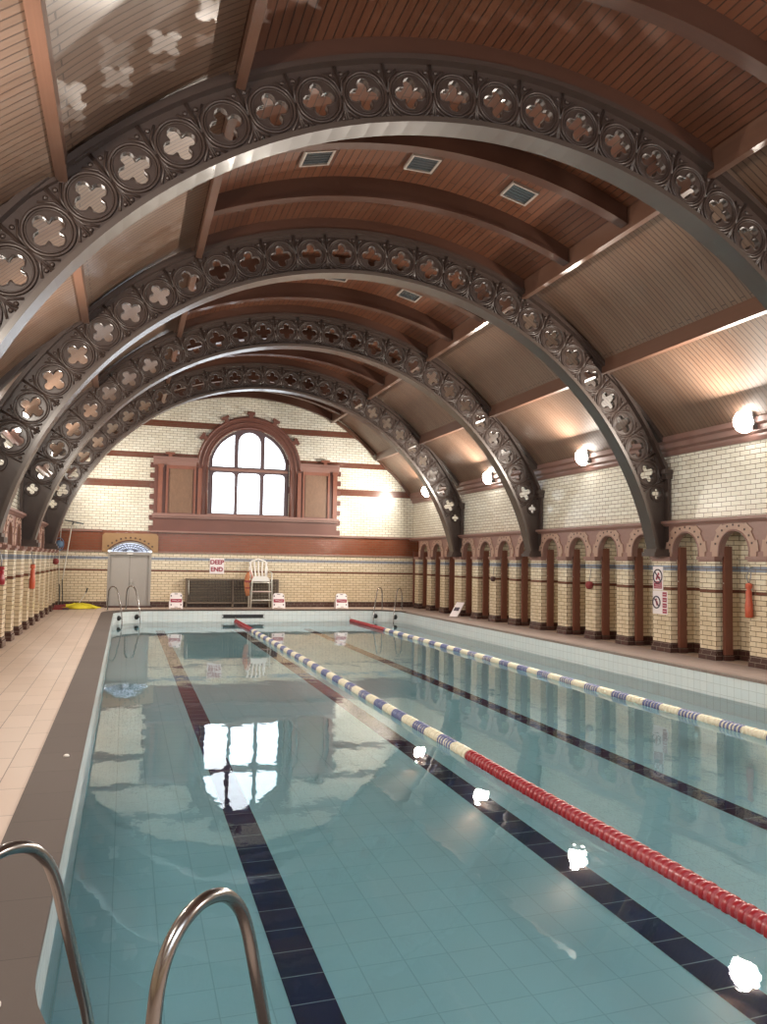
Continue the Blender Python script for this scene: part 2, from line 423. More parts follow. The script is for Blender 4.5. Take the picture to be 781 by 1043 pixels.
m.box(bx0 - .08, bx1 + .08, YB - .12, YB, 2.44, 2.50)
m.build('ledge', M['mauve'], t)
for sx in (-1, 1):
    x0 = 1.30 if sx < 0 else 5.86; x1 = x0 + .76
    m = MB()
    m.box(x0 - .1, x0 - .03, YB - .13, YB - .07, 3.07, 4.66); m.box(x1 + .03, x1 + .1, YB - .13, YB - .07, 3.07, 4.66)
    m.box(x0 - .1, x1 + .1, YB - .12, YB - .07, 4.55, 4.66)
    xo = x0 - .28 if sx < 0 else x1 + .28
    m.box(xo - .07, xo + .07, YB - .15, YB - .07, 3.07, 4.60); m.box(xo - .1, xo + .1, YB - .17, YB - .07, 4.60, 4.68)
    xi = x1 + .22 if sx < 0 else x0 - .22
    m.box(xi - .06, xi + .06, YB - .15, YB - .07, 3.07, 4.60)
    m.build('pilaster_frame', M['terra'], t)
    p = MB().box(x0, x1, YB - .09, YB - .06, 3.1, 4.55)
    for k in range(7): p.box(x0, x1, YB - .094, YB - .088, 3.12 + k * .205, 3.125 + k * .205)
    p.build('recessed_panel', M['ochre'] if 0 else plain('brown_terracotta_panel', (.21, .12, .075), .4, noise=.25), t)
# frame
lights = []
for x0, x1 in ((2.72, 3.45), (3.55, 4.31), (4.43, 5.15)):
    r = .12; c = []
    for cx, a0 in ((x1 - r, 0), (x0 + r, 90)):
        for k in range(5): a = math.radians(a0 + 22.5 * k); c.append((cx + r * math.cos(a), 4.52 - r + r * math.sin(a)))
    lights.append([(x0, 3.14), (x1, 3.14)] + c)
def clip_arc(x0, x1, R=1.265):
    pts = [(x0, 4.72), (x1, 4.72)]
    for k in range(13):
        x = x1 + (x0 - x1) * k / 12; pts.append((x, WS + math.sqrt(max(.0, R * R - (x - WX) ** 2)) if abs(x - WX) < R else 4.72))
    return [p for i, p in enumerate(pts) if i == 0 or math.dist(p, pts[i - 1]) > .004]
lights.append(clip_arc(2.70, 3.42))
r = .38
lights.append([(3.55, 4.72), (4.31, 4.72)] + [(3.93 + r * math.cos(PI * k / 12), 5.54 + r * math.sin(PI * k / 12)) for k in range(13)])
lights.append(clip_arc(4.44, 5.165))
fr = MB().prism('xz', [arch_loop(WX, WZ0, WS, WR + .01)] + lights, YB + .02, YB + .14)
fr.build('window_frame', plain('dark_window_stone', (.10, .065, .075), .5), t)
MB().box(2.6, 5.25, YB - .03, YB + .05, 4.57, 4.66).box(2.55, 5.3, YB - .1, YB + .05, 3.05, 3.10).build('transom', M['mauve'], t)
for l in lights:
    MB().prism('xz', [l], YB + .09, YB + .096).build('pane', M['glass'], t)

# door
t = thing('door_1', (dcx, YB, 0), 'grey double door under a leaded fanlight at the left of the far wall', None, None, 'structure')
dtop = 1.68
yd = YB + .06
for k, sx in enumerate((-1, 1)):
    x0, x1 = (DX0 + .07, dcx - .004) if sx < 0 else (dcx + .004, DX1 - .07)
    d = MB().box(x0, x1, yd, yd + .05, .02, dtop).build('door_leaf', M['door'], t)
    if sx > 0:
        d['_o'] = tuple(t['_o'])
        h = MB().box(x0 + .03, x0 + .09, yd - .015, yd, .72, .90).tube([(x0 + .06, yd, .78), (x0 + .06, yd - .05, .78), (x0 + .17, yd - .05, .78)], .012, 8)
        h.build('door_handle', M['steel2'], d)
m = MB().box(DX0, DX0 + .07, YB - .01, yd + .06, 0, dtop).box(DX1 - .07, DX1, YB - .01, yd + .06, 0, dtop).box(DX0, DX1, YB - .02, yd + .06, dtop, dtop + .10)
a1 = door_arc(dhw, DZ, dR); a2 = [(dcx + (x - dcx) * .90, 1.78 + (z - 1.78) * .84) for x, z in a1]
m.prism('xz', [a1 + list(reversed(a2))], YB - .01, yd + .05)
m.build('door_frame', M['doorframe'], t)
fg = emis('fanlight_glow', (.75, .82, 1.0), 1.1)
MB().prism('xz', [[(DX0 + .06, 1.76)] + a2 + [(DX1 - .06, 1.76)]], yd + .03, yd + .04).build('fanlight_pane', fg, t)
m = MB()
for k in range(1, 14):
    a = PI * k / 14; m.bar((dcx + .12 * math.cos(a), yd + .02, 1.79 + .04 * math.sin(a)), (dcx + .60 * math.cos(a), yd + .02, 1.79 + .26 * math.sin(a)), .014, .02)
for f in (.35, .62, .85):
    m.tube([(dcx + .62 * f * math.cos(PI * k / 16), yd + .02, 1.79 + .27 * f * math.sin(PI * k / 16)) for k in range(17)], .012, 6)
m.build('fanlight_leading', M['lead'], t)
MB().box(dcx - .09, dcx + .09, YB - .05, YB, 1.70, 1.74).build('door_closer', M['white'], t)
# ochre stone surround of the door head
MB().box(DX0, DX1, YB + .16, YB + .2, 0, 1.75).build('door_light_block', M['rubber'], t)  # unseen panel added to block daylight through the gap between the leaves
t = thing('door_surround', (dcx, YB, 1.6), 'ochre stone arch with dark studs over the grey double door', 'door surround')
so = door_arc(dhw + .02, DZ + .01, dR)
out = [(DX0 - .19, 1.78), (DX0 - .19, 2.30), (DX0 - .12, 2.38), (DX1 + .12, 2.38), (DX1 + .19, 2.30), (DX1 + .19, 1.78), (DX1 + .02, 1.78)] + [(x, z) for x, z in reversed(so)] + [(DX0 - .02, 1.78)]
MB().prism('xz', [out], YB - .07, YB + .01).build('arch_stone', M['ochre'], t)
for k in range(11):
    a = math.radians(-44 + 8.8 * k) ; R = .98
    MB().lathe([(.03, 0), (.03, .012)], (dcx + R * math.sin(a), YB - .08, 1.26 + R * math.cos(a)), (0, 1, 0), 8).build('dark_stud', M['hole'], t)

# skirting of dark brick along the far wall
m = MB().box(XL, DX0 - .02, YB - .03, YB, 0, .18).box(DX1 + .02, 10.6, YB - .03, YB, 0, .18)
struct(m.build('baseboard_back', M['plinth']))
struct(MB().box(DX0 - .05, DX1 + .05, YB - .25, YB, 0, .05).build('trim_14', M['hole']))
# moulding over and under terracotta band of the far wall
m = MB().box(XL, DX0 - .2, YB - .05, YB, 2.42, 2.48).box(DX1 + .2, 10.2, YB - .05, YB, 2.42, 2.48)
m.box(XL, DX0 - .2, YB - .04, YB, 1.77, 1.81).box(DX1 + .2, 10.2, YB - .04, YB, 1.77, 1.81)
struct(m.build('trim_15', M['mauve']))

# ------------------------------------------------------------------ arcade: piers, posts, arches
def centres(lo):
    ys = []
    for a in [AY[0] - PITCH * 0] + []: pass
    for a in AY + [AY[-1] + PITCH]:
        for d in (0, -1.28, -2.485, -3.69):
            y = a + d
            if lo - .01 <= y <= YB - .75: ys.append((y, d == 0))
    return sorted(ys)
def make_pier(s, X, y, wide, name, label, group):
    w = .27 if wide else .20
    t = thing(name, (X - s * .13, y, 0), label, 'pier', group)
    xf = X - s * .13
    m = MB()
    m.box(xf, xf + s * .10, y - w, y + w, .17, 1.72)
    m.box(xf + s * .10, X + s * .38, y - w + (.0 if wide else .02), y + w - .02, .0, 1.78)
    m.box(X + s * .035, X + s * .38, y - .235, y + .235, 1.78, 2.3)
    m.build('shaft', M['inner'], t)
    MB().box(xf - s * .025, xf + s * .12, y - w - .02, y + w + .02, 0, .12).box(xf - s * .01, xf + s * .12, y - w - .005, y + w + .005, .12, .175).build('plinth', M['plinth'], t)
    m = MB().box(xf - s * .02, X, y - w - .01, y + w + .01, 1.70, 1.735).box(xf - s * .045, X, y - w - .035, y + w + .035, 1.735, 1.79)
    m.build('capital', M['mauve'], t)
    return t
def make_arch(s, X, y0, y1, name, label, group):
    """terracotta head over one cubicle opening between pier centres y0, y1"""
    yc = (y0 + y1) / 2; r = .355; zs = 1.87; n = 16
    t = thing(name, (X - s * .08, yc, 1.79), label, 'arch', group)
    a = [(yc + r * math.cos(PI * k / n), zs + r * math.sin(PI * k / n)) for k in range(n + 1)]
    a2 = [(yc + (r + .0) * math.cos(PI * k / n), zs + (r) * math.sin(PI * k / n)) for k in range(n + 1)]
    # toothed block surround
    R = r + .17; out = []
    for k in range(0, 9):
        b0 = PI * (k) / 9; b1 = PI * (k + 1) / 9; RR = R if k % 2 else R + .05
        for b in (b0 + .01, b1 - .01): out.append((yc + RR * math.cos(b), min(zs + RR * math.sin(b), 2.35)))
    surround = [(yc - r, 1.79), (yc - R, 1.79), (yc - R, zs)] + list(reversed(out)) + [(yc + R, zs), (yc + R, 1.79), (yc + r, 1.79)] + a
    sp = [(y0, 1.79), (yc - r, 1.79)] + list(reversed(a)) + [(yc + r, 1.79), (y1, 1.79), (y1, 2.37), (y0, 2.37)]
    MB().prism('yz', [sp], X - s * .075, X + s * .03).build('spandrel', M['mauve'], t)
    bs = MB().prism('yz', [surround], X - s * .095, X - s * .07).build('block_surround', M['tan'], t)
    for k in range(9):
        b = PI * (k + .5) / 9 * .9 + PI * .05; rr = r + .10
        MB().lathe([(.022, 0), (.017, .008)], (X - s * .103, yc + rr * math.cos(b), zs + rr * math.sin(b)), (s, 0, 0), 8).build('dark_stud', M['hole'], bs)
    m = MB(); m.tube([(X - s * .09, yc - r - .01, 1.79)] + [(X - s * .09, yc - (r + .012) * math.cos(PI * k / n), zs + (r + .012) * math.sin(PI * k / n)) for k in range(n + 1)] + [(X - s * .09, yc + r + .01, 1.79)], .018, 8)
    m.build('arch_moulding', M['mauve'], t)
    return t
for s, X, side, lo in ((1, XR, 'right', AY[0]), (-1, XL, 'left', AY[1])):
    ys = centres(lo); N = len(ys)
    for i, (y, wide) in enumerate(ys):
        k = N - i
        if wide:
            j = AY.index(y) if y in AY else None
            lab = 'broad cream brick pier, %s side, under the %s iron arch from the far wall' % (side, ORD[4 - j])
        else:
            lab = 'cream glazed brick pier, %s from the far wall along the %s side' % (ORD[k], side)
        make_pier(s, X, y, wide, 'brick_pier', lab, 'brick piers of the changing cubicles')
        # opening on the far side of this pier
        y1 = ys[i + 1][0] if i + 1 < N else YB
        if y1 - y > .9:
            make_arch(s, X, y, y1, 'cubicle_arch', 'pink terracotta arch head over a cubicle, %s from the far wall, %s side' % (ORD[N - i], side), 'arch heads of the changing cubicles')
        if s > 0:                                      # timber jamb on the near face of each pier
            yn = y - (.27 if wide else .20)
            p = thing('door_post', (X + .03, yn - .03, 0), 'tall red-brown timber door post, %s from the far wall along the right side' % ORD[k + (1 if 0 else 0)], 'post', 'timber posts at the cubicle openings')
            MB().box(X + .02, X + .10, yn - .06, yn + .0, .10, 1.97).box(X + .10, X + .19, yn - .045, yn, .10, 1.97).build('timber', M['post'], p)
            MB().box(X + .015, X + .195, yn - .065, yn, 0, .10).build('post_foot', M['plinth'], p)
            MB().lathe([(.012, 0), (.012, .01)], (X + .008, yn - .03, 1.33), (1, 0, 0), 8).build('hinge_stud', M['rod'], p)
    if s > 0:
        p = thing('door_post', (X + .03, YB - .06, 0), 'tall red-brown timber door post standing against the far wall, right side', 'post', 'timber posts at the cubicle openings')
        MB().box(X + .02, X + .19, YB - .10, YB, .10, 1.97).build('timber', M['post'], p)
        MB().box(X + .015, X + .195, YB - .11, YB, 0, .10).build('post_foot', M['plinth'], p)

# ------------------------------------------------------------------ ceiling
P1, P2 = 4.56, 2.90
def strip(pts, y0, y1, along):
    """surface along profile pts (x,z) between y0,y1; along=True: boards run with y"""
    m = MB(); s_ = 0
    th = .05
    for a, b in zip(pts[:-1], pts[1:]):
        L = math.dist(a, b)
        if along: uv = [(y0, s_), (y0, s_ + L), (y1, s_ + L), (y1, s_)]
        else: uv = [(s_, y0), (s_ + L, y0), (s_ + L, y1), (s_, y1)]
        m.add([(a[0], y0, a[1]), (b[0], y0, b[1]), (b[0], y1, b[1]), (a[0], y1, a[1])], [(0, 1, 2, 3)], True, [uv])
        s_ += L
    return m
def arcpts(xa, za, xb, zb, sag, n=10):
    mx, mz = (xa + xb) / 2, (za + zb) / 2; L = math.dist((xa, za), (xb, zb)); nx, nz = -(zb - za) / L, (xb - xa) / L
    if nz < 0: nx, nz = -nx, -nz
    return [(xa + (xb - xa) * k / n + nx * sag * 4 * (k / n) * (1 - k / n), za + (zb - za) * k / n + nz * sag * 4 * (k / n) * (1 - k / n)) for k in range(n + 1)]
m = strip([(HC + .0 + d, ztop(d)) for d in [(-P2 - .08) + (2 * P2 + .16) * k / 24 for k in range(25)]], YN, YB + .1, True)
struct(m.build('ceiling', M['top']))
for s in (-1, 1):
    m = strip(arcpts(HC + s * (P2 + .05), 6.70, HC + s * (P1 - .02), 5.44, .06), YN, YB + .1, False)
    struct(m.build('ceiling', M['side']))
    m = strip(arcpts(HC + s * (P1 + .05), 5.22, HC + s * 5.92, 3.98, .06), YN, YB + .1, False)
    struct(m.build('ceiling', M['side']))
    # outer roof skin keeps the daylight out
    m = MB().prism('xz', [[(HC + s * (P2 + .16), 6.75), (HC + s * (P2 + .3), 7.4), (HC + s * 6.4, 4.9), (HC + s * 6.4, 4.05), (HC + s * 6.1, 4.08), (HC + s * (P1 + .16), 5.55)]], YN, YB + .3)
    struct(m.build('ceiling', M['beam']))
struct(MB().prism('xz', [[(HC - P2 - .3, 7.3)] + [(HC + d, 7.75 - .04 * d * d) for d in (-2, 0, 2)] + [(HC + P2 + .3, 7.3), (HC + P2 + .3, 7.4), (HC, 8.0), (HC - P2 - .3, 7.4)]], YN, YB + .3).build('ceiling', M['beam']))
for s, side in ((-1, 'left'), (1, 'right')):
    o = MB().box(HC + s * (P2 - .03), HC + s * (P2 + .04), YN, YB, 6.45, 6.80).box(HC + s * (P2 - .045), HC + s * (P2 + .055), YN, YB, 6.43, 6.46)
    tag(o.build('purlin', M['beam']), 'long upper roof beam running the hall, %s of the ridge' % side, 'beam', 'long roof beams')
    o = MB().box(HC + s * (P1 - .03), HC + s * (P1 + .05), YN, YB, 5.20, 5.48).box(HC + s * (P1 - .045), HC + s * (P1 + .065), YN, YB, 5.185, 5.21)
    tag(o.build('purlin', M['beam']), 'long lower roof beam running the hall, %s side above the lamps' % side, 'beam', 'long roof beams')
# curved timber ribs of the top zone
def rib_arc(R, apex, n=28, w=P2 - .05): return [(HC - w + 2 * w * k / n, apex - R + math.sqrt(R * R - (-w + 2 * w * k / n) ** 2)) for k in range(n + 1)]
BAYS = [(AY[0] - PITCH, 'nearest bay, in front of the nearest iron arch')] + [(AY[0], 'bay behind the nearest iron arch'), (AY[1], 'bay behind the second iron arch'), (AY[2], 'bay behind the third iron arch'), (AY[3], 'last bay before the far wall')]
for b, (a, wh) in enumerate(BAYS):
    for k, dy in enumerate((1.72, 3.35)):
        if b == 4 and k == 1: dy = 3.2
        y = a + dy
        low = rib_arc(7.2, 7.12); up = list(reversed(rib_arc(RT, CT + .02)))
        m = MB().prism('xz', [low + up], y - .07, y + .07)
        lo2 = [(x, z - .02) for x, z in low]
        m.prism('xz', [lo2 + list(reversed([(x, z + .012) for x, z in low]))], y - .09, y + .09)
        tag(m.build('timber_rib', M['rib'], None, (HC, y, 7.1)), '%s curved timber rib of the %s' % ('nearer' if k == 0 else 'farther', wh), 'roof rib', 'curved timber ribs under the ridge boards')
for j, a in enumerate(AY):                              # timber over each iron arch
    low = rib_arc(RO + .03, ZC + RO + .03, w=P2 - .05); up = list(reversed(rib_arc(RT, CT + .02)))
    m = MB().prism('xz', [low + up], a - .13, a + .13)
    tag(m.build('timber_rib', M['rib'], None, (HC, a, 7.2)), 'shade-darkened timber rib sitting on top of the %s iron arch' % ['nearest', 'second', 'third', 'farthest'][j], 'roof rib', 'timber ribs on the iron arches')
    for s in (-1, 1):
        seg = arcpts(HC + s * (P2 + .14), 6.56, HC + s * (P1 - .06), 5.44, .06); ang = []
        lowr = [(HC + (x - HC) * .992, ZC + (z - ZC) * .985) for x, z in seg]
        m = MB().prism('xz', [seg + list(reversed(lowr))], a - .1, a + .1)
        seg2 = arcpts(HC + s * (P1 + .12), 5.24, HC + s * 5.9, 4.02, .06)
        m.prism('xz', [seg2 + list(reversed([(HC + (x - HC) * .985, ZC + (z - ZC) * .985) for x, z in seg2]))], a - .1, a + .1)
        struct(m.build('trim_%d' % (20 + j * 2 + (s > 0)), M['iron']))
m = MB().prism('xz', [rib_arc(7.2, 7.10) + list(reversed(rib_arc(RT, CT + .02)))], YB - .16, YB)
tag(m.build('timber_rib', M['rib'], None, (HC, YB - .1, 7.1)), 'curved timber rib lying against the far gable wall', 'roof rib')
for s in (-1, 1):
    seg = arcpts(HC + s * (P2 + .14), 6.56, HC + s * (P1 - .06), 5.44, .06); seg2 = arcpts(HC + s * (P1 + .12), 5.24, HC + s * 5.9, 4.02, .06)
    m = MB()
    for q in (seg, seg2): m.prism('xz', [q + list(reversed([(HC + (x - HC) * .985, ZC + (z - ZC) * .982) for x, z in q]))], YB - .1, YB)
    struct(m.build('trim_%d' % (30 + (s > 0)), M['beam']))
# ceiling vents
VL = [(2.36, 10.85, 'left of three'), (3.93, 10.85, 'middle of three'), (5.50, 10.85, 'right of three'), (3.95, 15.85, 'nearer the ridge'), (5.50, 15.85, 'lower on the right')]
for i, (x, y, w) in enumerate(VL):
    z = ztop(x - HC); sl = -(x - HC) / math.sqrt(RT ** 2 - (x - HC) ** 2); th = math.atan(sl)
    o = thing('ceiling_vent', (x, y, z), 'square grey roof vent between timber ribs, %s in the %s bay' % (w, 'nearest' if y < 12 else 'second'), 'vent', 'square vents in the ridge boards')
    hw = .19
    f = MB()
    for q in ((-hw - .03, hw + .03, -hw - .03, -hw), (-hw - .03, hw + .03, hw, hw + .03), (-hw - .03, -hw, -hw, hw), (hw, hw + .03, -hw, hw)):
        f.box(q[0], q[1], q[2], q[3], -.045, .0)
    f.build('vent_frame', M['ventf'], o, (0, 0, 0)); g = MB().box(-hw, hw, -hw, hw, -.025, -.005)
    for k in range(5): g.box(-hw, hw, -hw + .04 + k * .07, -hw + .05 + k * .07, -.032, -.02)
    g.build('vent_grille', M['vent'], o, (0, 0, 0))
    o.rotation_euler = (0, -th, 0)

# ------------------------------------------------------------------ iron arches
DA = math.radians(4.95)
def quatre(r=.074, o=.103, n=9, rot=0):
    pts = []
    for q in range(4):
        c = q * PI / 2 + rot
        for k in range(n):
            a = c + (-1 + 2 * k / (n - 1)) * math.radians(118)
            pts.append((math.cos(c) * o + math.cos(a) * r, math.sin(c) * o + math.sin(a) * r))
    # drop points that fall inside a neighbouring lobe
    out = []
    for p in pts:
        ok = True
        for q in range(4):
            c = q * PI / 2 + rot
            if math.dist(p, (math.cos(c) * o, math.sin(c) * o)) < r - .004: ok = False
        if ok: out.append(p)
    return out
RM = (RI + RO) / 2 - .01
def panel_mesh():
    m = MB(); h = DA / 2; ri, ro = RI + .02, RO - .02
    # local frame: x tangential, z radial with arch centre at origin; panel is built at the top and turned
    out = [(ri * math.sin(-h + 2 * h * k / 6), ri * math.cos(-h + 2 * h * k / 6)) for k in range(7)] + \
          [(ro * math.sin(h - 2 * h * k / 6), ro * math.cos(h - 2 * h * k / 6)) for k in range(7)]
    hole = [(x, RM + z) for x, z in quatre()]
    m.prism('xz', [out, hole], -.035, .035)
    for sy in (-1, 1):                                  # raised rings and cusps on both faces
        for rr, tr in ((.24, .017), (.212, .009)):
            m.tube([(rr * math.cos(2 * PI * k / 28), sy * .045, RM + rr * math.sin(2 * PI * k / 28)) for k in range(28)], tr, 6, closed=True)
        q = [(x * 1.04, sy * .038, RM + z * 1.04) for x, z in quatre(n=7)]
        m.tube(q, .008, 5, closed=True)
        for sx in (-1, 1):
            for zz in (RM - .28, RM + .28):
                m.tube([(sx * .262, sy * .04, RM), (sx * .235, sy * .04, RM + (zz - RM) * .55), (sx * .13, sy * .04, RM + (zz - RM) * .93)], .014, 6)
                m.lathe([(.028, 0), (.018, .015), (.001, .02)], (sx * .215, sy * .035, RM + (zz - RM) * .86), (0, sy, 0), 8)
            m.tube([(sx * .268, sy * .04, ri), (sx * .268, sy * .04, ro)], .012, 6)
    return m
def cl(x): return max(-5.95, min(5.95, x))
P = None
for j, a in enumerate(AY):
    nm = ['nearest', 'second', 'third', 'farthest'][j]
    t = thing('iron_arch', (HC, a, ZC), 'brown iron arch rib pierced with quatrefoils, %s of the four spanning the pool' % nm, 'arch rib', 'iron arches spanning the pool')
    if j == 0:
        P = panel_mesh().build('quatrefoil_panel', M['iron'], t, (0, 0, 0))
        angs = [k * DA for k in range(-13, 14)]
        first = True
        for g in angs:
            o = P if first else P.copy()
            if not first: C.objects.link(o)
            first = False; o.parent = t; o.rotation_euler = (0, g, 0)
        # the two lowest, clipped by the wall: a half quatrefoil
        def low(sx):
            m = MB(); g = 13.5 * DA
            pts = []
            zlo = 1.80 - ZC
            for k in range(0, 19):
                an = g + (math.acos(zlo / RI) - g) * k / 18; pts.append((sx * RI * math.sin(an) + sx * .0, RI * math.cos(an)))
            outr = [(sx * 5.94, zlo), (sx * 5.94, math.sqrt(RO ** 2 - 5.94 ** 2)), (sx * RO * math.sin(g) * .998, RO * math.cos(g))]
            loop = pts + outr
            cx, cz = sx * 5.74, 2.28; k_ = .62
            hole = [(cx + sx * .0 + x * k_, cz + z * k_) for x, z in quatre()]
            m.prism('xz', [loop, hole], -.035, .035)
            for sy in (-1, 1):
                m.tube([(cx + .145 * math.cos(2 * PI * k / 24), sy * .045, cz + .145 * math.sin(2 * PI * k / 24)) for k in range(24)], .016, 6, closed=True)
            return m.build('foot_panel', M['iron'], t, (0, 0, 0))
        low(-1); low(1)
        # flanges
        def band(r0, r1, hy, amax, n=72):
            m = MB(); vs = []
            for k in range(n + 1):
                g = -amax + 2 * amax * k / n
                for r, y in ((r0, -hy), (r0, hy), (r1, hy), (r1, -hy)):
                    vs.append((cl(r * math.sin(g)), y, r * math.cos(g)))
            fs = []
            for k in range(n):
                for c in range(4): fs.append((k * 4 + c, k * 4 + (c + 1) % 4, k * 4 + 4 + (c + 1) % 4, k * 4 + 4 + c))
            m.add(vs, fs); return m
        am = math.acos((1.80 - ZC) / RI)
        band(RI - .03, RI + .03, .155, am).build('soffit_flange', M['soffit'], t, (0, 0, 0))
        ao = math.asin(5.94 / RO)
        band(RO - .03, RO + .03, .15, ao).build('outer_flange', M['iron'], t, (0, 0, 0))
        for sx in (-1, 1):
            MB().box(sx * 5.90, sx * 5.96, -.15, .15, 1.80 - ZC, math.sqrt(RO ** 2 - 5.94 ** 2)).build('wall_flange', M['iron'], t, (0, 0, 0))
            m = MB().box(sx * 5.70, sx * 5.99, -.19, .19, 3.62 - ZC - .28, 3.62 - ZC - .2).box(sx * 5.62, sx * 5.99, -.21, .21, 3.62 - ZC - .2, 3.62 - ZC - .12)
            MB().box(sx * 5.80, sx * 5.99, -.19, .19, 2.66, 2.74).box(sx * 5.84, sx * 5.99, -.17, .17, 2.56, 2.66).build('bracket', M['iron'], t, (0, 0, 0))
            MB().box(sx * 5.56, sx * 5.99, -.2, .2, 1.79 - ZC, 1.87 - ZC).box(sx * 5.60, sx * 5.99, -.18, .18, 1.87 - ZC, 1.93 - ZC).build('foot_plate', M['iron'], t, (0, 0, 0))
        T0 = t
    else:
        for ch in T0.children:
            c = ch.copy(); C.objects.link(c); c.parent = t

# ------------------------------------------------------------------ floodlights
def flood(s, x, y, label):
    t = thing('floodlight', (x, y, 4.0), label, 'lamp', 'wall floodlights along both sides')
    d = -s
    m = MB().box(x - d * .12, x - d * .02, y - .17, y + .17, 3.86, 4.14)
    for k in range(6): m.box(x - d * .15, x - d * .12, y - .15 + k * .055, y - .14 + k * .055, 3.88, 4.12)
    m.build('lamp_housing', M['housing'], t)
    MB().lathe([(.185, 0), (.18, .05), (.15, .10), (.09, .135), (.01, .15)], (x - d * .02, y, 4.0), (d, 0, -.35), 24).build('lamp_glass', M['lamp'], t)
    MB().bar((x - d * .26, y - .19, 4.02), (x - d * .07, y - .19, 4.0), .02, .02).bar((x - d * .26, y + .19, 4.02), (x - d * .07, y + .19, 4.0), .02, .02).box(x - d * .28, x - d * .25, y - .2, y + .2, 3.98, 4.06).build('lamp_bracket', M['housing'], t)
    L = bpy.data.lights.new('flood', 'AREA'); L.shape = 'DISK'; L.size = .45; L.energy = (120 if s < 0 else 240) if y > 25 else (180 if y < 7 else ((200 if y < 12 else 190) if s < 0 else 430)); L.color = (1, .90, .78)
    o = bpy.data.objects.new('lamp_light', L); C.objects.link(o); o.parent = t; o.location = (d * .17, 0, -.02); o.rotation_euler = (0, -d * (PI / 2 - .12), 0)
    return t
k = 0
for yy in (25.75, 20.8, 15.85, 10.88, 5.9, .95):
    k += 1
    for s, x, side in ((1, XR - .25, 'right'), (-1, XL + .25, 'left')):
        flood(s, x, yy, 'bright floodlight under the eaves, %s from the far wall on the %s side' % (ORD[k], side))

# ------------------------------------------------------------------ lane ropes
def rope(x, label, segs, z=WZ + .02):
    t = thing('lane_rope', (x, 2.6, z), label, 'lane rope', 'floating lane ropes')
    for (y0, y1, mat, mat2) in segs:
        if y1 - y0 < .05: continue
        nm = {'red': 'red_float_run', 'cream': 'cream_float_run', 'blue': 'blue_float_run'}[mat]
        m = MB(); p = .066; n = max(1, int(round((y1 - y0) / p))); p = (y1 - y0) / n
        for i in range(n):
            yy = y0 + i * p
            r = .068 * (1 + .05 * math.sin(i * 2.4))
            m.lathe([(.03, 0), (r * .9, p * .04), (r, p * .18), (r, p * .5), (r * .9, p * .64), (.03, p * .68)], (x + .006 * math.sin(yy * 1.7), yy, z), (0, 1, 0), 12)
        m.build(nm, M[mat], t)
        MB().tube([(x, y0, z), (x, y1, z)], .056, 12).build('float_core', M['pink'] if mat == 'red' else M['cream'], t)
    MB().tube([(x, 2.6, z), (x, 12, z), (x, 26.2, z)], .006, 6).build('cable', M['steel2'], t)
    MB().tube([(x, PY1 - .02, z + .12), (x, PY1 - .12, z + .06), (x, PY1 - .2, z)], .012, 6).build('anchor_hook', M['steel2'], t)
    return t
segs = [(2.9, 7.74, 'red', None)]; y = 7.74; i = 0
while y < 22.6:
    L = .395; segs.append((y, min(y + L, 22.6), 'cream' if i % 2 == 0 else 'blue', None)); y += L; i += 1
segs.append((22.6, 26.0, 'red', None))
rope(3.40, 'lane rope with a long red near half, running down the middle of the pool', segs)
segs = []; y = 3.075; i = 0
while y < 22.3:
    L = .39; segs.append((y, min(y + L, 22.3), 'cream' if i % 2 == 0 else 'blue', None)); y += L; i += 1
segs.append((22.3, 26.0, 'red', None))
rope(7.15, 'cream and blue lane rope near the right pool edge', segs)

# ------------------------------------------------------------------ ladders (local x from deck to water)
def catmull(pts, n=6):
    P_ = [pts[0]] + pts + [pts[-1]]; out = []
    for i in range(1, len(P_) - 2):
        for k in range(n):
            u = k / n; a, b, c, d = (Vector(P_[i + q]) for q in (-1, 0, 1, 2))
            out.append(.5 * ((2 * b) + (c - a) * u + (2 * a - 5 * b + 4 * c - d) * u * u + (3 * b - a - 3 * c + d) * u ** 3))
    out.append(Vector(pts[-1])); return out
def ladder(loc, rot, label):
    t = thing('pool_ladder', (0, 0, 0), label, 'ladder', 'steel pool ladders')
    prof = [(-.27, 0.0), (-.268, .25), (-.255, .50), (-.232, .62), (-.175, .695), (-.09, .728), (0, .715), (.07, .66), (.115, .58), (.155, .46), (.215, .27), (.285, .03), (.33, -.3), (.34, -.7), (.34, -1.05)]
    for e in (-.37, .37):
        r = MB().tube([Vector((p[0], e, p[1])) for p in catmull([(a, b, 0) for a, b in prof])], .0185, 14).build('handrail', M['steel'], t, (0, 0, 0))
        MB().lathe([(.05, 0), (.05, .012), (.03, .025)], (-.27, e, .004), (0, 0, 1), 16).build('deck_flange', M['steel2'], t, (0, 0, 0))
        MB().lathe([(.02, 0), (.075, .01), (.075, .05), (.02, .07)], (.165, e, -.2), (1, 0, 0), 16).tube([(.2, e, -.2), (.31, e, -.2)], .014, 8).build('rubber_bumper', M['rubber'], t, (0, 0, 0))
    for z in (-.5, -.75, -1.0):
        MB().box(.29, .40, -.36, .36, z - .012, z + .012).build('step', M['steel2'], t, (0, 0, 0))
    t.location = loc; t.rotation_euler = (0, 0, rot); return t
L0 = ladder((.0115, 2.4875, 0), math.atan2(.72, .694), 'polished steel pool ladder in the near left corner of the pool')
def far_ladder(x, y, ang, label):
    c = copy_tree(L0); c.location = (x, y, 0); c.rotation_euler = (0, 0, ang); c['label'] = label
k45 = PR * (1 - math.sqrt(.5))
far_ladder(PX0 + k45 - .09, PY1 - k45 + .09, -PI / 4, 'steel pool ladder in the far left corner in front of the grey door')
far_ladder(PX1 - k45 + .09, PY1 - k45 + .09, -3 * PI / 4, 'steel pool ladder in the far right corner of the pool')

